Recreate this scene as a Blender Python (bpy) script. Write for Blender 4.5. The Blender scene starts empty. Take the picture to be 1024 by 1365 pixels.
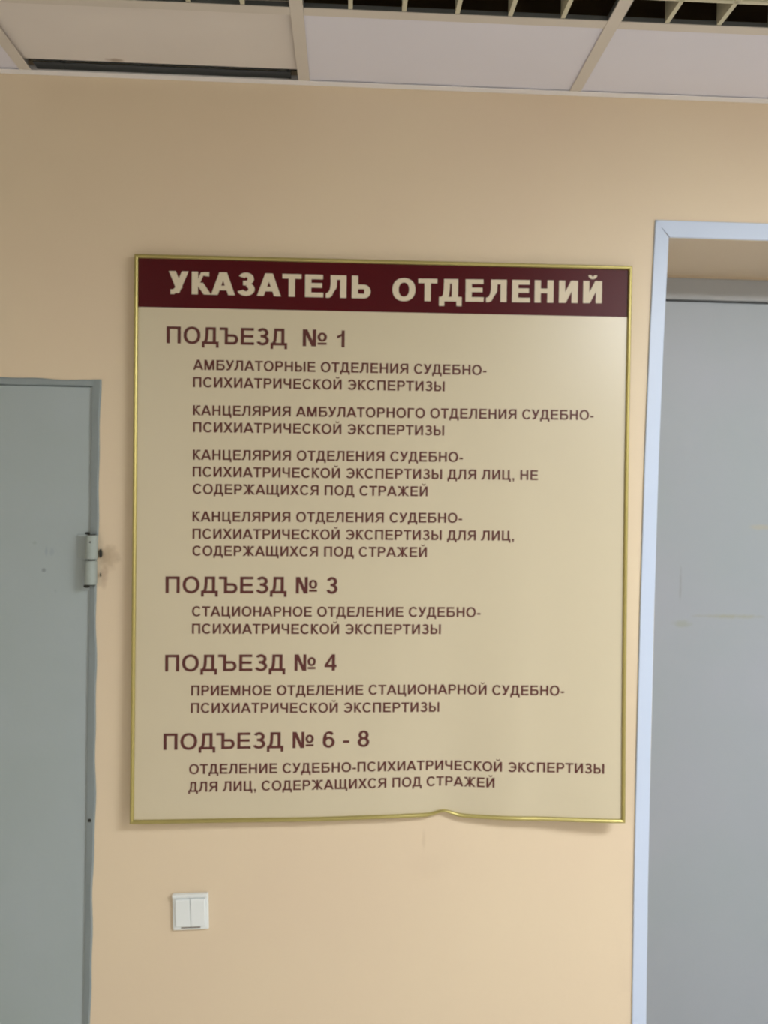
import bpy, bmesh, math, random
from mathutils import Matrix, Vector
random.seed(4)
scene = bpy.context.scene
COL = scene.collection

# ------------------------------------------------------------------ camera
cam_data = bpy.data.cameras.new('camera')
cam = bpy.data.objects.new('camera', cam_data)
COL.objects.link(cam)
cam.matrix_world = Matrix(((.99887659, -.01621115, -.04452822, 0.0),
                           (-.04416694, .02200071, -.99878188, -1.866),
                           (.01717106, .99962651, .02126000, 1.75),
                           (0, 0, 0, 1)))
cam_data.sensor_fit = 'VERTICAL'
cam_data.sensor_height = 24.0
cam_data.lens = 24.0 * 1090 / 1365
cam_data.clip_start = .02
cam_data.dof.use_dof = True            # the snapshot is slightly out of focus
cam_data.dof.focus_distance = 1.30
cam_data.dof.aperture_fstop = 2.4
scene.camera = cam

# ------------------------------------------------------------------ world, exposure
world = bpy.data.worlds.new('world'); scene.world = world
world.use_nodes = True
world.node_tree.nodes['Background'].inputs[0].default_value = (.6, .68, .8, 1)
world.node_tree.nodes['Background'].inputs[1].default_value = .3
scene.view_settings.view_transform = 'Standard'
scene.view_settings.look = 'None'
scene.view_settings.gamma = 1.0
scene.view_settings.use_curve_mapping = False
scene.view_settings.exposure = 0.0

# ------------------------------------------------------------------ light of the ceiling luminaire and the added fill lamp
CEIL = 2.668            # underside of the suspended ceiling
def area_light(x, y, sx, sy, watts, colour):
    ld = bpy.data.lights.new('luminaire_or_fill_light', 'AREA')
    ld.shape = 'RECTANGLE'; ld.size = sx; ld.size_y = sy
    ld.energy = watts; ld.color = colour
    lo = bpy.data.objects.new('luminaire_or_fill_light', ld)
    lo.location = (x, y, CEIL - .006)
    COL.objects.link(lo)
LIGHTS = [  # x, y, size x, size y, watts, colour
    (1.718, -1.805, 1.16, .55, 82, (.95, .985, 1.0)),
    (-1.942, -3.025, 1.16, .55, 15, (1.0, .93, .82)),  # unseen fill lamp, added to warm the left side
]
for a in LIGHTS: area_light(*a)

# ------------------------------------------------------------------ helpers
def lin(c):
    c = c / 255.0
    return c / 12.92 if c <= .04045 else ((c + .055) / 1.055) ** 2.4
def rgb(r, g, b): return (lin(r), lin(g), lin(b), 1)

def material(name, base, rough=.6, metallic=0.0, vary=.04, scale=4.0, bump=.0, bump_scale=60.0, spec=.5, second=None, detail=4.0):
    m = bpy.data.materials.new(name); m.use_nodes = True
    nt = m.node_tree; n = nt.nodes; L = nt.links
    p = n['Principled BSDF']
    p.inputs['Roughness'].default_value = rough
    p.inputs['Metallic'].default_value = metallic
    p.inputs['Specular IOR Level'].default_value = spec
    tc = n.new('ShaderNodeTexCoord')
    nz = n.new('ShaderNodeTexNoise'); nz.inputs['Scale'].default_value = scale; nz.inputs['Detail'].default_value = detail
    L.new(tc.outputs['Object'], nz.inputs['Vector'])
    rp = n.new('ShaderNodeValToRGB')
    rp.color_ramp.elements[0].position = .3; rp.color_ramp.elements[1].position = .7
    if second is None:
        second = tuple(base[i] * (1 - 2 * vary) for i in range(3)) + (1,)
    rp.color_ramp.elements[0].color = second
    rp.color_ramp.elements[1].color = base
    L.new(nz.outputs['Fac'], rp.inputs['Fac'])
    L.new(rp.outputs['Color'], p.inputs['Base Color'])
    if bump:
        nb = n.new('ShaderNodeTexNoise'); nb.inputs['Scale'].default_value = bump_scale; nb.inputs['Detail'].default_value = 3
        L.new(tc.outputs['Object'], nb.inputs['Vector'])
        b = n.new('ShaderNodeBump'); b.inputs['Strength'].default_value = bump; b.inputs['Distance'].default_value = .01
        L.new(nb.outputs['Fac'], b.inputs['Height'])
        L.new(b.outputs['Normal'], p.inputs['Normal'])
    return m

def add_smudges(m, spots, noise_scale=45.0):
    """worn marks with their own shape: (x, z, half width, half height, colour, strength) in object metres, on a vertical face"""
    nt = m.node_tree; n = nt.nodes; L = nt.links
    p = n['Principled BSDF']
    cur = p.inputs['Base Color'].links[0].from_socket
    tc = n.new('ShaderNodeTexCoord')
    nz = n.new('ShaderNodeTexNoise'); nz.inputs['Scale'].default_value = noise_scale
    L.new(tc.outputs['Object'], nz.inputs['Vector'])
    for (x, z, hx, hz, colour, k, *ax) in spots:
        ax = ax[0] if ax else 'xz'
        sep = n.new('ShaderNodeSeparateXYZ'); L.new(tc.outputs['Object'], sep.inputs[0])
        def term(sock, c, h):
            a = n.new('ShaderNodeMath'); a.operation = 'SUBTRACT'; L.new(sock, a.inputs[0]); a.inputs[1].default_value = c
            d = n.new('ShaderNodeMath'); d.operation = 'DIVIDE'; L.new(a.outputs[0], d.inputs[0]); d.inputs[1].default_value = h
            e = n.new('ShaderNodeMath'); e.operation = 'POWER'; L.new(d.outputs[0], e.inputs[0]); e.inputs[1].default_value = 2
            return e.outputs[0]
        s = n.new('ShaderNodeMath'); s.operation = 'ADD'
        L.new(term(sep.outputs['X'], x, hx), s.inputs[0]); L.new(term(sep.outputs['Z' if ax == 'xz' else 'Y'], z, hz), s.inputs[1])
        nn = n.new('ShaderNodeMath'); nn.operation = 'MULTIPLY_ADD'
        L.new(nz.outputs['Fac'], nn.inputs[0]); nn.inputs[1].default_value = 2.0; L.new(s.outputs[0], nn.inputs[2])
        mr = n.new('ShaderNodeMapRange'); mr.inputs['From Min'].default_value = 1.0; mr.inputs['From Max'].default_value = 2.1
        mr.inputs['To Min'].default_value = k; mr.inputs['To Max'].default_value = 0
        L.new(nn.outputs[0], mr.inputs['Value'])
        mx = n.new('ShaderNodeMix'); mx.data_type = 'RGBA'
        L.new(mr.outputs[0], mx.inputs['Factor']); L.new(cur, mx.inputs[6]); mx.inputs[7].default_value = colour
        cur = mx.outputs[2]
    L.new(cur, p.inputs['Base Color'])

def link_mesh(name, me, mat, parent=None, smooth=False):
    o = bpy.data.objects.new(name, me)
    if mat is not None and not me.materials: me.materials.append(mat)
    if smooth:
        for f in me.polygons: f.use_smooth = True
        me.set_sharp_from_angle(angle=math.radians(35))
    COL.objects.link(o)
    if parent is not None: o.parent = parent
    return o
def obj(name, bm, mat, parent=None, smooth=False):
    bmesh.ops.recalc_face_normals(bm, faces=bm.faces)
    me = bpy.data.meshes.new(name); bm.to_mesh(me); bm.free()
    return link_mesh(name, me, mat, parent, smooth)
def box(bm, x0, x1, y0, y1, z0, z1, bevel=0.0, seg=2):
    r = bmesh.ops.create_cube(bm, size=1)
    vs = r['verts']
    for v in vs:
        v.co = Vector(((x0 + x1) / 2 + v.co.x * (x1 - x0), (y0 + y1) / 2 + v.co.y * (y1 - y0), (z0 + z1) / 2 + v.co.z * (z1 - z0)))
    if bevel:
        es = list({e for v in vs for e in v.link_edges})
        bmesh.ops.bevel(bm, geom=es, offset=bevel, segments=seg, affect='EDGES', profile=.6)
def boxes(*bs):
    bm = bmesh.new()
    for b in bs: box(bm, *b)
    return bm
def cyl(bm, p0, p1, r, seg=20, bevel=0.0):
    p0, p1 = Vector(p0), Vector(p1); d = p1 - p0
    rot = d.to_track_quat('Z', 'Y').to_matrix().to_4x4()
    res = bmesh.ops.create_cone(bm, cap_ends=True, segments=seg, radius1=r, radius2=r, depth=d.length,
                                matrix=Matrix.Translation((p0 + p1) / 2) @ rot)
    if bevel:
        es = [e for e in {e for v in res['verts'] for e in v.link_edges} if any(len(f.verts) > 4 for f in e.link_faces)]
        bmesh.ops.bevel(bm, geom=es, offset=bevel, segments=2, affect='EDGES')
def skin(bm, rows, closed=False, caps=False):
    """quads between successive rows of points"""
    vr = [[bm.verts.new(p) for p in row] for row in rows]
    for a, b in zip(vr, vr[1:]):
        m = len(a)
        for i in range(m if closed else m - 1):
            j = (i + 1) % m
            bm.faces.new((a[i], a[j], b[j], b[i]))
    if caps:
        bm.faces.new(vr[0]); bm.faces.new(vr[-1][::-1])
def structure(o, label=None):
    o['kind'] = 'structure'
    if label: o['label'] = label
    return o
def tag(o, label, cat, group=None):
    o['label'] = label; o['category'] = cat
    if group: o['group'] = group
    return o

# ------------------------------------------------------------------ materials
M_wall = material('peach_wall_paint', rgb(219, 202, 175), rough=.5, vary=.025, scale=1.7, bump=.04, bump_scale=35, second=rgb(216, 197, 172))
M_bare = material('void_dark_masonry', rgb(84, 68, 50), rough=.95, vary=.2, scale=9)  # darkness of the ceiling void is put into this masonry colour
M_room = material('off_white_wall_paint', rgb(224, 218, 206), rough=.7, vary=.02)
M_floor = material('pale_linoleum', rgb(216, 212, 208), rough=.5, vary=.08, scale=14)
M_tile = material('ceiling_tile_board', rgb(226, 224, 235), rough=.9, vary=.01, scale=6)
M_tile_lifted = material('ceiling_tile_board_smudged', rgb(226, 218, 212), rough=.9, vary=.015, scale=6)
M_tee = material('cream_enamelled_steel', rgb(214, 206, 197), rough=.55, vary=.02)
M_angle = material('white_enamelled_steel', rgb(240, 238, 240), rough=.5, vary=.01)
M_blade = material('cream_grille_aluminium', rgb(205, 200, 176), rough=.55, vary=.02)
M_dark = material('void_shade_dark', rgb(44, 44, 44), rough=.8, vary=.1)
M_void_metal = material('dull_grey_steel', rgb(92, 95, 96), rough=.5, metallic=.3, vary=.1, scale=20)
M_door_l = material('grey_green_door_paint', rgb(160, 171, 177), rough=.42, vary=.03, scale=3.0, bump=.06, bump_scale=28, second=rgb(154, 166, 168))
M_frame_l = material('grey_green_paint_shaded', rgb(136, 147, 151), rough=.45, vary=.03, scale=8, bump=.1, bump_scale=40)  # door paint made darker, with the frame's turned-away shade in the colour
M_hinge = material('hinge_paint', rgb(157, 167, 164), rough=.45, vary=.05, scale=30, bump=.1, bump_scale=90)
M_grease = material('black_grease', rgb(30, 30, 26), rough=.5, vary=.1)
M_door_r = material('blue_grey_door_paint', rgb(152, 157, 168), rough=.45, vary=.02, scale=2.5, bump=.04, bump_scale=20, second=rgb(147, 156, 163))
M_frame_r = material('blue_grey_frame_paint', rgb(158, 160, 164), rough=.5, vary=.03)
M_casing = material('bluish_white_plastic', rgb(193, 207, 232), rough=.4, vary=.01)
M_switch = material('white_switch_plastic', rgb(226, 232, 234), rough=.35, vary=.01)
M_cream = material('cream_sign_sheet', rgb(201, 190, 164), spec=.85, rough=.34, vary=.01, scale=2)
M_band = material('maroon_print', rgb(76, 11, 19), rough=.38, spec=.2, vary=.03, scale=6)
M_ink = material('maroon_lettering', rgb(86, 35, 32), rough=.5, vary=.03, scale=30)
M_title = material('cream_lettering', rgb(210, 198, 174), rough=.45, vary=.01)
M_gold = material('gold_anodised_aluminium', rgb(182, 170, 108), rough=.4, metallic=.7, vary=.03, scale=12)
M_gap = material('dark_joint', rgb(60, 58, 56), rough=.9, vary=.1)
M_rocker_shadow = material('rocker_shadow_grey', rgb(128, 122, 116), rough=.6, vary=.02)
M_base = material('brown_baseboard', rgb(110, 84, 62), rough=.5, vary=.06)
M_lamp_body = material('white_luminaire_steel', rgb(230, 230, 226), rough=.4, vary=.01)
M_diff = bpy.data.materials.new('lit_opal_diffuser'); M_diff.use_nodes = True
_p = M_diff.node_tree.nodes['Principled BSDF']
_p.inputs['Base Color'].default_value = (.9, .9, .88, 1)
_p.inputs['Emission Color'].default_value = (1, .97, .93, 1); _p.inputs['Emission Strength'].default_value = 4

add_smudges(M_wall, [
    (-.535, 1.60, .026, .030, rgb(160, 138, 112), .6),
    (-.546, 1.553, .010, .026, rgb(160, 132, 110), .5),
    (.188, .952, .005, .030, rgb(186, 164, 138), .3),
    (.20, .89, .05, .035, rgb(204, 184, 160), .15),
])
add_smudges(M_door_l, [
    (-.676, 1.6095, .004, .013, rgb(132, 144, 158), .5),
    (-.664, 1.6095, .006, .011, rgb(132, 144, 158), .45),
    (-.682, 1.567, .006, .006, rgb(104, 114, 112), .8),
    (-.702, 1.628, .006, .005, rgb(138, 150, 146), .5),
    (-.655, 1.52, .004, .006, rgb(138, 148, 150), .5),
])
add_smudges(M_door_r, [
    (1.13, 1.679, .042, .007, rgb(160, 158, 146), .8),
    (.907, 1.52, .0035, .055, rgb(136, 141, 142), .75),
    (1.05, 1.434, .110, .0065, rgb(146, 149, 136), .85),
    (.912, 1.413, .030, .011, rgb(144, 150, 142), .75),
])
add_smudges(M_tile_lifted, [(-.519, -.056, .022, .008, rgb(160, 140, 124), .8, 'xy')])

# ------------------------------------------------------------------ room shell
XL, XR, YR, TOP = -2.6, 2.5, -3.9, 3.06
N0, N1, NH, ND = .716, 1.62, 2.352, .31        # niche of the right-hand door
D0, D1, DH = -1.46, -.5615, 1.9945             # opening of the left-hand door
structure(obj('wall_back', boxes(
    (XL, D0, 0, ND, 0, 2.70), (D0, D1 - .0125, 0, ND, DH - .008, 2.70), (D1 - .0125, N0, 0, ND, 0, 2.70),
    (N0, N1, 0, ND, NH, 2.70), (N1, XR, 0, ND, 0, 2.70),
    (N0 - .1, N1 + .1, ND, ND + .10, 2.345, 2.70), (D0 - .1, D1 + .1, ND, ND + .05, 0, 2.2)), M_wall),
    'peach painted wall with a door and a deep doorway')
back = bpy.data.objects['wall_back']
obj('void_dark_masonry', boxes((XL, XR, 0, ND, 2.70, TOP)), M_bare, back)
structure(obj('wall_left', boxes((XL - .1, XL, YR, ND, 0, TOP)), M_room))
structure(obj('wall_right', boxes((XR, XR + .1, YR, ND, 0, TOP)), M_room))
structure(obj('wall_rear', boxes((XL - .1, XR + .1, YR - .1, YR, 0, TOP)), M_room))
structure(obj('floor', boxes((XL - .1, XR + .1, YR - .1, ND + .1, -.08, 0)), M_floor))
for nm, b in (('baseboard_left', (XL, XL + .015, YR, 0, 0, .08)), ('baseboard_right', (XR - .015, XR, YR, 0, 0, .08)),
              ('baseboard_rear', (XL, XR, YR, YR + .015, 0, .08)), ('baseboard_back', (D1 + .06, N0 - .06, -.015, 0, 0, .08))):
    structure(obj(nm, boxes(b + (.003,)), M_base))

# ------------------------------------------------------------------ suspended ceiling
ceiling = structure(obj('ceiling', boxes((XL - .1, XR + .1, YR - .1, ND + .1, TOP, TOP + .1)), M_bare),
                    'suspended ceiling of white border tiles and open cream grilles under dark void')
P = .61
RX = [-.112 + P * k for k in range(-4, 5)]          # main runner centres
RY = [-.280 - P * k for k in range(0, 6)]           # cross tee centres
def runner(x, y0, y1):
    return boxes((x - .0125, x + .0125, y0, y1, CEIL, CEIL + .0015), (x - .001, x + .001, y0, y1, CEIL + .0015, CEIL + .034))
for x in RX:
    if XL < x - .02 and x + .02 < XR:
        obj('main_runner', runner(x, YR + .01, -.004), M_tee, ceiling)
xs = [XL] + [x for x in RX if XL < x < XR] + [XR]
for y in RY:
    for a, b in zip(xs, xs[1:]):
        a2, b2 = a + (.013 if a > XL else 0), b - (.013 if b < XR else 0)
        if b2 - a2 < .03: continue
        obj('cross_tee', boxes((a2, b2, y - .012, y + .012, CEIL + .0004, CEIL + .0019), (a2, b2, y - .001, y + .001, CEIL + .0019, CEIL + .016)), M_tee, ceiling)
# border tiles against the wall; the one over the sign's left half has slipped forward and up
for a, b in zip(xs, xs[1:]):
    a2, b2 = a + .004, b - .004
    if b - a < .05: continue
    if abs(b - RX[4]) < .01:
        t = obj('ceiling_tile', boxes((a2 + .001, b2 - .001, RY[0] + .002, -.047, CEIL + .010, CEIL + .022, .0015)), M_tile_lifted, ceiling)
        t['label'] = 'ceiling tile that slipped off its wall edge leaving a dark gap'
    else:
        obj('ceiling_tile', boxes((a2, b2, RY[0] + .002, -.004, CEIL + .003, CEIL + .015, .0015)), M_tile, ceiling)
# grey channel seen through the gap
bm = boxes((RX[3] + .02, RX[4] - .03, -.0330, -.0290, CEIL + .016, CEIL + .022), (RX[3] + .02, RX[4] - .03, -.029, -.0006, CEIL + .012, CEIL + .014),
           (RX[3] + .08, RX[3] + .085, -.033, -.006, CEIL + .010, CEIL + .024), (RX[4] - .037, RX[4] - .030, -.033, -.006, CEIL + .010, CEIL + .024))
obj('mounting_channel', bm, M_void_metal, ceiling)
obj('gap_shade_sheet', boxes((RX[3] + .002, RX[4] - .002, -.060, -.003, CEIL + .030, CEIL + .034)), M_dark, ceiling)  # dark sheet standing in for the shade above the gap
# perimeter angle
ang = obj('trim_1', boxes((XL, XR, -.019, -.0005, CEIL - .0008, CEIL + .0007), (XL, XR, -.0015, -.0003, CEIL, CEIL + .020)), M_angle)
structure(ang, 'white steel angle between wall and ceiling tiles')

# open grilles
BH, BT, PITCH = .042, .0085, .1017
def blade_mesh(axis, length):
    bm = bmesh.new()
    w = BT / 2
    if axis == 'y': box(bm, -w, w, -length, 0, 0, BH)
    else: box(bm, 0, length, -w, w, 0, BH - .001)
    bmesh.ops.recalc_face_normals(bm, faces=bm.faces)
    me = bpy.data.meshes.new('blade'); bm.to_mesh(me); bm.free(); me.materials.append(M_blade)
    return me
LEN = P - .026
MB_Y, MB_X = blade_mesh('y', LEN), blade_mesh('x', LEN)
lum_cells = set()
for (lx, ly, *_r) in LIGHTS:
    for dx in (-P / 2, P / 2): lum_cells.add((round(lx + dx, 2), round(ly, 2)))
rim = boxes((0, LEN, -.0015, 0, 0, .008), (0, LEN, -LEN, -LEN + .0015, 0, .008), (0, .0015, -LEN, 0, 0, .008), (LEN - .0015, LEN, -LEN, 0, 0, .008))
bmesh.ops.recalc_face_normals(rim, faces=rim.faces)
me_rim = bpy.data.meshes.new('grille_panel'); rim.to_mesh(me_rim); rim.free(); me_rim.materials.append(M_void_metal)
bm = bmesh.new(); bm.from_mesh(me_rim)
CR = [.074 + PITCH * i for i in range(6) if .074 + PITCH * i < LEN - .01]
for i in range(1, 6): box(bm, PITCH * i - .0125 - BT / 2, PITCH * i - .0125 + BT / 2, -LEN, 0, 0, BH)
for c in CR: box(bm, 0, LEN, -c - BT / 2, -c + BT / 2, 0, BH - .001)
me_joined = bpy.data.meshes.new('grille_panel_joined'); bm.to_mesh(me_joined); bm.free(); me_joined.materials.append(M_blade)
for r, y in enumerate(RY):
    if y - P < YR - .3: continue
    for a, b in zip(xs, xs[1:]):
        if b - a < P - .01: continue
        if (round((a + b) / 2, 2), round(y - P / 2, 2)) in lum_cells: continue
        x0, y0, z0 = a + .013, y - .013, CEIL + .001
        near = r == 0 and -1.4 < a < 1.2
        if y0 - LEN < YR: continue
        g = bpy.data.objects.new('grille_panel', me_rim if near else me_joined)
        COL.objects.link(g); g.parent = ceiling; g.location = (x0, y0, z0)
        if near:
            for i in range(1, 6):
                q = bpy.data.objects.new('blade', MB_Y); COL.objects.link(q); q.parent = g
                q.location = (PITCH * i - .0125, 0, 0)
            for c in CR:
                q = bpy.data.objects.new('blade', MB_X); COL.objects.link(q); q.parent = g
                q.location = (0, -c, 0)

# luminaire set in the ceiling, plus the added fill lamp at the rear
for i, (lx, ly, sx, sy, w, c) in enumerate(LIGHTS):
    e = bpy.data.objects.new('ceiling_light', None); COL.objects.link(e); e.location = (lx, ly, CEIL + .002)
    tag(e, ['recessed double fluorescent ceiling luminaire nearer the sign wall', 'unseen warm fill lamp added by the rear wall, built as a ceiling luminaire'][i], 'ceiling light')
    w2, h2 = P - .014, P / 2 - .014
    obj('housing', boxes((-w2, w2, -h2, h2, .012, .075), (-w2, -w2 + .02, -h2, h2, 0, .012), (w2 - .02, w2, -h2, h2, 0, .012),
                         (-w2, w2, -h2, -h2 + .02, 0, .012), (-w2, w2, h2 - .02, h2, 0, .012)), M_lamp_body, e)
    obj('diffuser', boxes((-w2 + .02, w2 - .02, -h2 + .02, h2 - .02, .004, .010)), M_diff, e)

# ------------------------------------------------------------------ left metal door
d1 = bpy.data.objects.new('door_1', None); COL.objects.link(d1); d1.location = (D1, 0, 0)
structure(d1, 'grey-green painted steel door flush with the wall left of the sign')
def local(bm, o=(D1, 0, 0)):
    bmesh.ops.translate(bm, verts=bm.verts, vec=(-o[0], -o[1], -o[2])); return bm
# leaf
bm = bmesh.new(); box(bm, D0 + .02, D1 - .0135, .004, .045, .01, DH - .0145, .0015)
leaf = obj('leaf', local(bm), M_door_l, d1)
leaf.data.transform(Matrix.Translation((D1, 0, 0))); leaf.location = (-D1, 0, 0)   # keeps metres from the room origin for the wear marks
# side frame: angle iron under thick paint, sloping inwards, with an uneven painted edge
def wob(z): return .0016 * math.sin(z * 7.3) + .0012 * math.sin(z * 19 + 1) + .0010 * math.sin(z * 41 + 2)
rows = []
N = 90
for i in range(N + 1):
    z = .0 + (DH + .002) * i / N
    lean = -.0085 * max(0.0, 1 - z / DH) ** 1.2
    xo = D1 + .0025 + wob(z) + lean
    xi = D1 - .0155 + .0004 * math.sin(z * 9) + lean * .8
    rows.append([(xo, .004, z), (xo, -.0020, z), (xo - .0025, -.0048, z), (xi + .003, -.0014, z), (xi, -.0003, z), (xi, .030, z)])
bm = bmesh.new(); skin(bm, rows, closed=True, caps=True)
obj('frame_upright', local(bm), M_frame_l, d1)
rows = []
for i in range(41):
    x = D0 - .0 + (D1 - .012 - D0) * i / 40
    zo = DH + .0015 + .0014 * math.sin(x * 23) + .001 * math.sin(x * 61)
    zi = DH - .0135 + .0006 * math.sin(x * 37)
    rows.append([(x, .004, zo), (x, -.002, zo), (x, -.003, zo - .003), (x, -.0025, zi + .002), (x, .002, zi), (x, .030, zi)])
bm = bmesh.new(); skin(bm, rows, closed=True, caps=True)
obj('frame_head', local(bm), M_frame_l, d1)
obj('frame_upright', local(boxes((D0 - .002, D0 + .018, -.003, .03, 0, DH, .002))), M_frame_l, d1)
# hinge
h = bpy.data.objects.new('hinge', None); COL.objects.link(h); h.parent = d1; h.location = (-.0085, -.014, 1.565)
HB = (D1 - .0085, -.014, 1.565)
bm = bmesh.new(); cyl(bm, (-.0005, 0, .030), (.0005, 0, .083), .0135, 28, .0015); obj('knuckle', bm, M_hinge, h, True)
bm = bmesh.new(); cyl(bm, (-.001, 0, -.027), (-.0015, 0, .0262), .0135, 28, .0015); obj('knuckle', bm, M_hinge, h, True)
bm = bmesh.new(); cyl(bm, (0, 0, -.0295), (0, 0, .0850), .0085, 16); obj('pin', bm, M_grease, h)
bm = bmesh.new(); box(bm, -.036, -.008, .0145, .020, .030, .084, .0015); box(bm, -.027, -.008, .0140, .020, -.042, .026, .0015); obj('weld_plate', bm, M_door_l, h)
bm = bmesh.new()
for (x, z, rr, sx, sz) in ((.0172, .042, .0068, .55, 1.5), (-.009, -.0305, .006, 1.2, .7), (-.008, .0875, .005, 1.3, .6), (.0005, .0685, .0022, 1, 1), (.0175, -.006, .0022, .6, 2.4)):
    r = bmesh.ops.create_icosphere(bm, subdivisions=2, radius=rr)
    yy = -.0132 if (x, z) == (.0005, .0685) else (.009 if x > .01 else -.004)
    for v in r['verts']: v.co = Vector((x + v.co.x * sx, yy + v.co.y * (.5 if x < .01 else .9), z + v.co.z * sz))
obj('grease_spot', bm, M_grease, h)
# chipped hole in the frame lower down
bm = bmesh.new(); cyl(bm, (-.0105, -.0035, 1.001), (-.0105, .002, 1.001), .0042, 14); obj('latch_hole', bm, M_grease, d1)
# handle side is outside the photograph; the leaf carries a plain lever there
bm = bmesh.new(); box(bm, D0 + .07, D0 + .11, -.006, .004, .96, 1.14, .002); cyl(bm, (D0 + .09, -.006, 1.06), (D0 + .09, -.05, 1.06), .009); cyl(bm, (D0 + .085, -.045, 1.06), (D0 + .20, -.045, 1.06), .008)
obj('handle', local(bm), M_void_metal, d1)

# ------------------------------------------------------------------ right doorway: recessed door and plastic casing
d2 = bpy.data.objects.new('door_2', None); COL.objects.link(d2); d2.location = (N0, ND, 0)
structure(d2, 'blue-grey painted door at the back of the deep doorway')
bm = bmesh.new(); box(bm, N0 + .045, N1 - .045, ND + .004, ND + .045, .01, 2.2845, .002)
lf = obj('leaf', bm, M_door_r, d2); lf.location = (-N0, -ND, 0)
for nm, b in (('frame_head', (N0 - .02, N1 + .02, ND - .006, ND + .06, 2.2885, 2.346, .003)),
              ('frame_upright', (N0 + .001, N0 + .041, ND - .006, ND + .06, 0, 2.288, .003)),
              ('frame_upright', (N1 - .041, N1 - .001, ND - .006, ND + .06, 0, 2.288, .003))):
    if nm == 'frame_head': b = (N0 + .001, N1 - .001) + b[2:]
    bm = bmesh.new(); box(bm, *b); o = obj(nm, bm, M_frame_r, d2); o.location = (-N0, -ND, 0)
bm = bmesh.new(); box(bm, N0 + .041, N1 - .041, ND + .02, ND + .05, 2.28, 2.289); o = obj('door_gap', bm, M_gap, d2); o.location = (-N0, -ND, 0)
bm = bmesh.new(); box(bm, N1 - .14, N1 - .10, ND - .008, ND + .004, .96, 1.14, .002); cyl(bm, (N1 - .12, ND, 1.06), (N1 - .12, ND - .05, 1.06), .009); cyl(bm, (N1 - .12, ND - .045, 1.06), (N1 - .23, ND - .045, 1.06), .008)
o = obj('handle', bm, M_void_metal, d2); o.location = (-N0, -ND, 0)

CT = 2.3915
CXL = [(0, .690), (.50, .6858), (.85, .6822), (1.164, .6812), (1.5, .6815), (1.86, .6838), (2.15, .6890), (CT, .6955)]
def cl(z):
    for (a, b), (c, d) in zip(CXL, CXL[1:]):
        if z <= c: return b + (d - b) * (z - a) / (c - a)
    return CXL[-1][1]
rows = []
for i in range(61):
    t = i / 60
    xo_z = CT * t; xi_z = (CT - .0385) * t
    xo, xi = cl(xo_z), cl(xo_z) + .0340 - .002 * t
    if i == 60: xi = cl(CT) + .0318
    # front face from outer edge to inner edge, then the leg folding into the opening
    rows.append([(xo, .000, xo_z), (xo, -.0035, xo_z), (xo + .0015, -.0045, xo_z), (xi - .0015, -.0045, xi_z), (xi, -.0035, xi_z), (xi, .030, xi_z), (xi - .0035, .030, xi_z), (xi - .0035, .000, xi_z)])
bm = bmesh.new(); skin(bm, rows, closed=True, caps=True)
structure(obj('trim_2', bm, M_casing), 'bluish-white plastic upright casing on the left of the doorway')
rows = []
for i in range(21):
    t = i / 20
    xo = .6962 + (1.660 - .6962) * t
    xi = .7282 + (1.628 - .7282) * t
    zb = CT - .0385
    rows.append([(xo, .000, CT), (xo, -.0035, CT), (xo, -.0045, CT - .0015), (xi, -.0045, zb + .0015), (xi, -.0035, zb), (xi, .030, zb), (xi, .030, zb + .003), (xi, .000, zb + .003)])
bm = bmesh.new(); skin(bm, rows, closed=True, caps=True)
structure(obj('trim_3', bm, M_casing), 'bluish-white plastic head casing over the doorway, mitred at its corner')
structure(obj('trim_4', boxes((1.618, 1.658, -.0045, .03, 0, CT - .0385, .001)), M_casing), 'bluish-white plastic casing on the right of the doorway')

# ------------------------------------------------------------------ light switch
sw = bpy.data.objects.new('light_switch', None); COL.objects.link(sw); sw.location = (-.3425, 0, .7925); sw.rotation_euler = (0, math.radians(-1.8), 0)
tag(sw, 'white two-gang rocker light switch on the wall below the sign', 'light switch')
bm = bmesh.new(); box(bm, -.0405, .0405, -.0075, .0, -.0415, .0415, .003, 3); obj('plate', bm, M_switch, sw, False)
def rocker(x0, x1):
    prof = [(-.033, -.0075), (-.033, -.0098), (-.031, -.0108), (.0, -.0112), (.026, -.0122), (.0305, -.0118), (.032, -.0075)]
    bm = bmesh.new()
    skin(bm, [[(x, y, z) for (z, y) in prof] for x in (x0, x0 + .0008, x1 - .0008, x1)], closed=True, caps=True)
    for v in bm.verts:
        if abs(v.co.x - x0) < 1e-6 or abs(v.co.x - x1) < 1e-6:
            if v.co.y < -.0076: v.co.y += .0008
    return bm
obj('rocker', rocker(-.0335, -.0006), M_switch, sw); obj('rocker', rocker(.0006, .0335), M_switch, sw)
bm = bmesh.new(); box(bm, -.0405, .0405, -.0115, -.006, .0335, .0415, .0022, 3); obj('top_lip', bm, M_switch, sw)
bm = bmesh.new(); box(bm, -.022, .022, -.0082, -.007, -.0372, -.0336); obj('rocker_shadow', bm, M_rocker_shadow, sw)  # soft shadow below the rockers, painted as a thin strip

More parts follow.
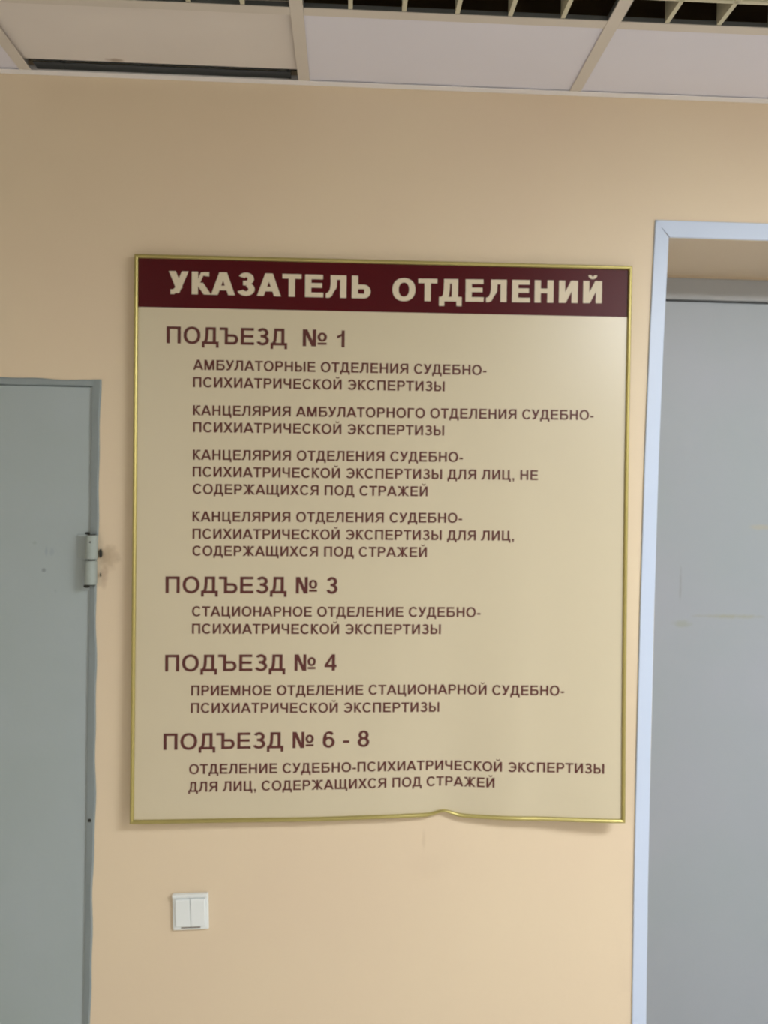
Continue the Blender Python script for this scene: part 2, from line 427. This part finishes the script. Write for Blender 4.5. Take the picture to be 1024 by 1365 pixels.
# ------------------------------------------------------------------ the sign
def sm(pts, t):
    if t <= pts[0][0]: return pts[0][1]
    for (a, b), (c, d) in zip(pts, pts[1:]):
        if t <= c:
            k = (t - a) / (c - a); k = k * k * (3 - 2 * k)
            return b + (d - b) * k
    return pts[-1][1]
OFFS = [(0, .024), (.3, .019), (.5, .015), (.633, .009), (.8, .026), (1, .045)]
def board_point(u, v):
    """front face of the warped sign sheet, u left-right, v top-bottom, metres"""
    x = (-.4812 + .0050 * v) * (1 - u) + (.6385 + .0040 * v) * u
    top = 2.2737 + .0065 * u
    bot = 1.0022 + .0100 * u
    z = top + (bot - top) * v
    vv = max(v, 0.0)
    z += vv ** 38 * .0115 * math.exp(-((u - .633) / .022) ** 2) + vv ** 7 * .0042 * math.exp(-((u - .58) / .13) ** 2)
    y = -(.016 + vv ** 2.2 * (sm(OFFS, u) - .016))
    return x, y, z
sign = bpy.data.objects.new('wall_sign', None); COL.objects.link(sign); sign.location = (.08, 0, 1.002)
tag(sign, 'large cream directory sign with maroon header, gold frame and buckled bottom edge', 'sign')
SO = Vector((.08, 0, 1.002))
def bp(u, v, out=0.0):
    x, y, z = board_point(u, v)
    return (x - SO.x, y - out, z - SO.z)
NU, NV = 96, 72
def patch(us, vs, out, thick):
    bm = bmesh.new()
    F = [[bm.verts.new(bp(u, v, out)) for u in us] for v in vs]
    B = [[bm.verts.new(bp(u, v, out - thick)) for u in us] for v in vs]
    for i in range(len(vs) - 1):
        for j in range(len(us) - 1):
            bm.faces.new((F[i][j], F[i][j + 1], F[i + 1][j + 1], F[i + 1][j]))
            bm.faces.new((B[i][j + 1], B[i][j], B[i + 1][j], B[i + 1][j + 1]))
    for i in range(len(vs) - 1):
        for j, s in ((0, 1), (len(us) - 1, -1)):
            bm.faces.new((F[i][j], F[i + 1][j], B[i + 1][j], B[i][j]))
    for j in range(len(us) - 1):
        for i in (0, len(vs) - 1):
            bm.faces.new((F[i][j], F[i][j + 1], B[i][j + 1], B[i][j]))
    return bm
def span(a, b, n): return [a + (b - a) * i / n for i in range(n + 1)]
obj('sheet', patch(span(.003, .997, NU), span(.003, .997, NV), 0, .003), M_cream, sign, True)
FU, FV = .0074, .0066
BANDV = .0912
obj('header_band', patch(span(FU * .8, 1 - FU * .8, NU), span(FV * .8, BANDV, 8), .0003, .0002), M_band, sign, True)

# mitred gold rails
PR = [(0, -.009), (0, .0035), (.12, .0050), (.38, .0062), (.62, .0062), (.88, .0048), (1, .0030), (1, -.002)]
def rail(side, n=110):
    rows = []
    for i in range(n + 1):
        t = i / n; row = []
        for (w, o) in PR:
            if side == 'top': u, v = (w * FU) * (1 - t) + (1 - w * FU) * t, w * FV
            if side == 'bottom': u, v = (w * FU) * (1 - t) + (1 - w * FU) * t, 1 - w * FV
            if side == 'left': u, v = w * FU, (w * FV) * (1 - t) + (1 - w * FV) * t
            if side == 'right': u, v = 1 - w * FU, (w * FV) * (1 - t) + (1 - w * FV) * t
            row.append(bp(u, v, o))
        rows.append(row)
    bm = bmesh.new(); skin(bm, rows, closed=True, caps=True)
    return bm
for s in ('top', 'left', 'right', 'bottom'):
    o = obj('frame_rail', rail(s), M_gold, sign)
    if s == 'bottom': o['label'] = 'gold bottom frame rail buckled upwards right of its middle'
# fixing blocks between the sign and the wall
for (u, v) in ((.12, .06), (.88, .06), (.08, .80), (.633, .93)):
    x, y, z = board_point(u, v)
    bm = bmesh.new(); box(bm, x - .02 - SO.x, x + .02 - SO.x, y + .0028, -.0002, z - .015 - SO.z, z + .015 - SO.z); obj('fixing_block', bm, M_base, sign)

# lettering drawn stroke by stroke: heavy grotesque capitals, units per em 1000, capital height 716
CAPH = 716.0
def glyph(ch, w, h):
    """returns (advance, list of polygon strips); w, h: thickness of upright and level strokes"""
    S = []                                    # each item: list of left points, list of right points
    C = CAPH
    def rect(x0, x1, y0, y1): S.append(([(x0, y0), (x0, y1)], [(x1, y0), (x1, y1)]))
    def diag(xa, ya, xb, yb, t=None):         # slanting stroke cut level at both ends; x = middle of the stroke
        t = (t or w * 1.08) / 2
        S.append(([(xa - t, ya), (xb - t, yb)], [(xa + t, ya), (xb + t, yb)]))
    def arc(cx, cy, rx, ry, a0, a1, n=20, ww=None, hh=None, e=1.0):
        ww = ww or w; hh = hh or h
        A, B = [], []
        for i in range(n + 1):
            a = math.radians(a0 + (a1 - a0) * i / n)
            c, s = math.cos(a), math.sin(a)
            c2, s2 = math.copysign(abs(c) ** e, c), math.copysign(abs(s) ** e, s)
            A.append((cx + rx * c2, cy + ry * s2)); B.append((cx + (rx - ww) * c2, cy + (ry - hh) * s2))
        S.append((A, B))
    def bowl(x0, xr, y0, y1):                 # level bars running into a half round
        r = (y1 - y0) / 2; rx = min(r * .95, xr - x0 - 10)
        rect(x0, xr - rx + 1, y1 - h, y1); rect(x0, xr - rx + 1, y0, y0 + h)
        arc(xr - rx, y0 + r, rx, r, -90, 90)
    L = 72
    if ch == ' ': return 290, S
    if ch == 'А':
        m = 361; diag(w * .55, 0, m - w * .06, C); diag(722 - w * .55, 0, m + w * .06, C)
        k = 150 / C; rect(w * .55 + (m - w * .55) * k, 722 - w * .55 - (m - w * .55) * k, 150, 150 + h); return 722, S
    if ch == 'Б':
        rect(L, L + w, 0, C); rect(L, 610, C - h, C); bowl(L, 672, 0, 440); return 719, S
    if ch == 'Г': rect(L, L + w, 0, C); rect(L, 545, C - h, C); return 580, S
    if ch == 'Д':
        rect(20, 705, 0, h); rect(20, 20 + w * .85, -150, h); rect(705 - w * .85, 705, -150, h)
        rect(590 - w, 590, 0, C); rect(170, 590, C - h, C)
        S.append(([(85, h - 2), (135, 200), (158, 400), (165, C)], [(85 + w * 1.1, h - 2), (125 + w * 1.05, 200), (152 + w, 400), (160 + w, C)]))
        return 725, S
    if ch == 'Е':
        rect(L, L + w, 0, C); rect(L, 610, C - h, C); rect(L, 585, 305, 305 + h); rect(L, 622, 0, h); return 667, S
    if ch == 'Ж':
        rect(452 - w / 2, 452 + w / 2, 0, C)
        for s in (-1, 1):
            diag(452 + s * 20, 358, 452 + s * 345, 0, w * 1.15)
            S.append(([(452 + s * 40, 330), (452 + s * 150, 400), (452 + s * 190, 520), (452 + s * 270, 600), (452 + s * 395, C - h * .95)],
                      [(452 + s * 40, 440), (452 + s * 90, 470), (452 + s * 110, 560), (452 + s * 200, C - 6), (452 + s * 395, C)]))
        return 904, S
    if ch == 'З':
        rx = 265
        arc(305, 525, 235, 201, -80, 155); arc(300, 205, 265, 215, -160, 80)
        rect(215, 330, 322, 322 + h); return 610, S
    if ch in 'ИЙ':
        rect(L, L + w, 0, C); rect(650 - w, 650, 0, C); diag(L + w * .62, 0, 650 - w * .62, C, w * 1.0)
        if ch == 'Й': arc(361, 905, 135, 128, 180, 360, ww=w * .5, hh=h * .55)
        return 720, S
    if ch == 'К':
        rect(L, L + w, 0, C); diag(L + w + 40, 368, 545, 0, w * 1.2)
        S.append(([(L + w - 5, 320), (330, 380), (375, 500), (420, 595), (590, C - h)], [(L + w - 5, 440), (255, 462), (285, 560), (350, C - 20), (590, C)]))
        return 625, S
    if ch == 'Л':
        rect(630 - w, 630, 0, C); rect(150, 630, C - h, C)
        S.append(([(8, -10), (70, -10), (130, 30), (152, 130), (156, 400), (156, C)], [(8, h - 8), (50, h), (110, h + 110), (130, h + 250), (156 + w, 420), (156 + w, C)]) if False else
                 ([(8, -8), (110, -4), (190, 50), (225, 140), (152 + w, 330), (158 + w, C)], [(8, h - 8), (62, h + 2), (100, h + 50), (130, 260), (152, 400), (158, C)]))
        return 702, S
    if ch == 'М':
        rect(L, L + w * .95, 0, C); rect(761 - w * .95, 761, 0, C); diag(416.5, 0, L + w * .62, C, w * 1.15); diag(416.5, 0, 761 - w * .62, C, w * 1.15); return 833, S
    if ch == 'Н': rect(L, L + w, 0, C); rect(650 - w, 650, 0, C); rect(L, 650, 305, 305 + h); return 722, S
    if ch == 'О': arc(389, C / 2, 346, C / 2 + 12, 0, 360, 40, e=.93); return 778, S
    if ch == 'П': rect(L, L + w, 0, C); rect(650 - w, 650, 0, C); rect(L, 650, C - h, C); return 722, S
    if ch == 'Р': rect(L, L + w, 0, C); bowl(L, 622, 275, C); return 667, S
    if ch == 'С': arc(380, C / 2, 337, C / 2 + 12, 38, 322, 34, e=.95); return 722, S
    if ch == 'Т': rect(306 - w / 2, 306 + w / 2, 0, C); rect(20, 592, C - h, C); return 611, S
    if ch == 'У':
        diag(320, 190, w * .6, C, w * 1.1); diag(225, 30, 600 - w * .55, C, w * 1.05)
        S.append(([(60, -8), (170, -8), (250, 60)], [(60, h - 8), (140, h - 2), (200, h + 60)])); return 600, S
    if ch == 'Х': diag(w * .62, 0, 665 - w * .72, C, w * 1.2); diag(667 - w * .62, 0, w * .72, C, w * 1.2); return 667, S
    if ch in 'ЦЩ':
        if ch == 'Ц': rect(L, L + w, 0, C); rect(610 - w, 610, 0, C); R = 610
        else: rect(L, L + w, 0, C); rect(483 - w / 2, 483 + w / 2, 0, C); rect(895 - w, 895, 0, C); R = 895
        rect(L, R + 85, 0, h); rect(R + 85 - w * .85, R + 85, -150, h); return R + 121, S
    if ch == 'Ч':
        rect(600 - w, 600, 0, C); rect(330, 600, 255, 255 + h); rect(60, 60 + w, 450, C); arc(60 + 270, 455, 270, 200, 180, 270); return 672, S
    if ch == 'Ъ': rect(225, 225 + w, 0, C); rect(15, 225 + w, C - h, C); bowl(225, 780, 0, 435); return 814, S
    if ch == 'Ы': rect(L, L + w, 0, C); bowl(L, 580, 0, 435); rect(814 - w, 814, 0, C); return 886, S
    if ch == 'Ь': rect(L, L + w, 0, C); bowl(L, 640, 0, 435); return 685, S
    if ch == 'Э': arc(340, C / 2, 337, C / 2 + 12, -142, 142, 34, e=.95); rect(250, 600, 305, 305 + h); return 720, S
    if ch == 'Я':
        rect(650 - w, 650, 0, C)
        x0 = 80; r = (C - 285) / 2; rx = r * .95
        rect(x0 + rx - 1, 650, C - h, C); rect(x0 + rx - 1, 650, 285, 285 + h); arc(x0 + rx, 285 + r, rx, r, 90, 270)
        diag(w * .6, 0, 330, 300, w * 1.15); return 722, S
    if ch == ',': rect(70, 70 + w, 0, h * 1.1); diag(70 + w * .68, 0, 70 + w * .45, -130, w * .5); return 278, S
    if ch == '-': rect(40, 300, 190, 190 + h); return 333, S
    if ch == '№':
        rect(L, L + w * .95, 0, C); rect(560 - w * .95, 560, 0, C); diag(560 - w * .7, 0, L + w * .7, C, w * 1.1)
        arc(780, 400, 175, 195, 0, 360, 30, ww=w * .8, hh=h * .75); rect(615, 945, 75, 75 + h * .8); return 1000, S
    if ch == '1':
        rect(390 - w, 390, 0, C)
        S.append(([(390 - w + 5, C), (300, 600), (180, 520), (70, 480)], [(390 - w + 5, 560), (260, 470), (170, 400), (70, 360)])); return 556, S
    if ch == '3': arc(268, 520, 215, 200, -80, 165); arc(265, 200, 235, 212, -165, 80); rect(200, 300, 322, 322 + h * .9); return 556, S
    if ch == '4':
        rect(330, 330 + w, 0, C); rect(30, 530, 150, 150 + h); S.append(([(30, 150 + h * .9), (330, C)], [(30 + w * 1.05, 150 + h * .9), (330 + w * .7, C)])); return 556, S
    if ch == '6':
        arc(290, 235, 250, 247, 0, 360, 34, hh=h * .9)
        S.append(([(40, 240), (45, 420), (90, 580), (180, 690), (300, 728), (420, 705), (500, 600)], [(40 + w, 240), (42 + w, 400), (78 + w, 520), (205, 600), (300, 728 - h), (360, 590), (385, 545)])); return 556, S
    if ch == '8': arc(278, 525, 215, 203, 0, 360, 32, hh=h * .9); arc(278, 210, 245, 222, 0, 360, 34, hh=h * .95); return 556, S
    return 500, S
def letter_points(text, w, h, track=0.0):
    strips, x, word = [], 0.0, 0
    for ch in text:
        adv, S = glyph(ch, w, h)
        for (A, B) in S:
            strips.append(([((px + x) / CAPH, py / CAPH) for (px, py) in A], [((px + x) / CAPH, py / CAPH) for (px, py) in B], word))
        if ch == ' ': word += 1
        x += adv + track
    return strips

# lettering: text, style, start u v, end u v, capital height (all as fractions of the sheet)
LINES = [
    ('УКАЗАТЕЛЬ', 't', 0.0672, 0.0671, 0.4686, 0.0679, 0.0396),
    ('ОТДЕЛЕНИЙ', 't', 0.5124, 0.0708, 0.9391, 0.0674, 0.0396),
    ('ПОДЪЕЗД', 'h', 0.0636, 0.1536, 0.3030, 0.1538, 0.0297),
    ('№', 'h', 0.3339, 0.1542, 0.3825, 0.1541, 0.0297),
    ('1', 'h', 0.4028, 0.1544, 0.4179, 0.1548, 0.0297),
    ('АМБУЛАТОРНЫЕ ОТДЕЛЕНИЯ СУДЕБНО-', 'b', 0.1164, 0.1990, 0.7054, 0.1995, 0.0178),
    ('ПСИХИАТРИЧЕСКОЙ ЭКСПЕРТИЗЫ', 'b', 0.1167, 0.2295, 0.6209, 0.2298, 0.0178),
    ('КАНЦЕЛЯРИЯ АМБУЛАТОРНОГО ОТДЕЛЕНИЯ СУДЕБНО-', 'b', 0.1172, 0.2788, 0.9268, 0.2771, 0.0178),
    ('ПСИХИАТРИЧЕСКОЙ ЭКСПЕРТИЗЫ', 'b', 0.1175, 0.3084, 0.6213, 0.3084, 0.0178),
    ('КАНЦЕЛЯРИЯ ОТДЕЛЕНИЯ СУДЕБНО-', 'b', 0.1179, 0.3570, 0.6603, 0.3552, 0.0178),
    ('ПСИХИАТРИЧЕСКОЙ ЭКСПЕРТИЗЫ ДЛЯ ЛИЦ, НЕ', 'b', 0.1176, 0.3868, 0.8143, 0.3862, 0.0178),
    ('СОДЕРЖАЩИХСЯ ПОД СТРАЖЕЙ', 'b', 0.1180, 0.4171, 0.5896, 0.4173, 0.0178),
    ('КАНЦЕЛЯРИЯ ОТДЕЛЕНИЯ СУДЕБНО-', 'b', 0.1180, 0.4656, 0.6608, 0.4643, 0.0178),
    ('ПСИХИАТРИЧЕСКОЙ ЭКСПЕРТИЗЫ ДЛЯ ЛИЦ,', 'b', 0.1183, 0.4963, 0.7671, 0.4954, 0.0178),
    ('СОДЕРЖАЩИХСЯ ПОД СТРАЖЕЙ', 'b', 0.1183, 0.5262, 0.5899, 0.5262, 0.0178),
    ('ПОДЪЕЗД № 3', 'h', 0.0657, 0.5924, 0.4097, 0.5923, 0.0295),
    ('СТАЦИОНАРНОЕ ОТДЕЛЕНИЕ СУДЕБНО-', 'b', 0.1187, 0.6333, 0.7015, 0.6340, 0.0178),
    ('ПСИХИАТРИЧЕСКОЙ ЭКСПЕРТИЗЫ', 'b', 0.1190, 0.6641, 0.6209, 0.6650, 0.0178),
    ('ПОДЪЕЗД № 4', 'h', 0.0662, 0.7309, 0.4098, 0.7303, 0.0295),
    ('ПРИЕМНОЕ ОТДЕЛЕНИЕ СТАЦИОНАРНОЙ СУДЕБНО-', 'b', 0.1185, 0.7738, 0.8748, 0.7743, 0.0178),
    ('ПСИХИАТРИЧЕСКОЙ ЭКСПЕРТИЗЫ', 'b', 0.1183, 0.8047, 0.6203, 0.8065, 0.0178),
    ('ПОДЪЕЗД № 6 - 8', 'h', 0.0645, 0.8700, 0.4782, 0.8681, 0.0291),
    ('ОТДЕЛЕНИЕ СУДЕБНО-ПСИХИАТРИЧЕСКОЙ ЭКСПЕРТИЗЫ', 'b', 0.1158, 0.9135, 0.9572, 0.9132, 0.0178),
    ('ДЛЯ ЛИЦ, СОДЕРЖАЩИХСЯ ПОД СТРАЖЕЙ', 'b', 0.1147, 0.9451, 0.7352, 0.9428, 0.0178),
]
STYLE = {'t': ('title_lettering', .0007, M_title, 188, 145, 22), 'h': ('heading_lettering', .0004, M_ink, 132, 112, 0), 'b': ('body_lettering', .0004, M_ink, 140, 116, 0)}
for (text, k, u0, v0, u1, v1, cap) in LINES:
    name, out0, mat, w, h, track = STYLE[k]
    strips = letter_points(text, w, h, track)
    xsall = [p[0] for A, B, n in strips for p in A + B]
    x0, x1 = min(xsall), max(xsall)
    for word in sorted({n for A, B, n in strips}) if k == 'h' else [None]:
        bm = bmesh.new()
        for i_s, (A, B, n) in enumerate(strips):
            if word is not None and n != word: continue
            out = out0 + .00003 * (i_s % 7)              # overlapping strokes lie a hair apart
            def place(p):
                t = (p[0] - x0) / (x1 - x0)
                return bp(u0 + (u1 - u0) * t, v0 + (v1 - v0) * t - cap * p[1], out)
            va = [bm.verts.new(place(p)) for p in A]; vb = [bm.verts.new(place(p)) for p in B]
            for i in range(len(va) - 1):
                bm.faces.new((va[i], va[i + 1], vb[i + 1], vb[i]))
        for f in bm.faces:
            f.normal_update()
            if f.normal.y > 0: f.normal_flip()
        me = bpy.data.meshes.new(name); bm.to_mesh(me); bm.free()
        link_mesh(name, me, mat, sign)

# ------------------------------------------------------------------ done
bpy.context.view_layer.update()
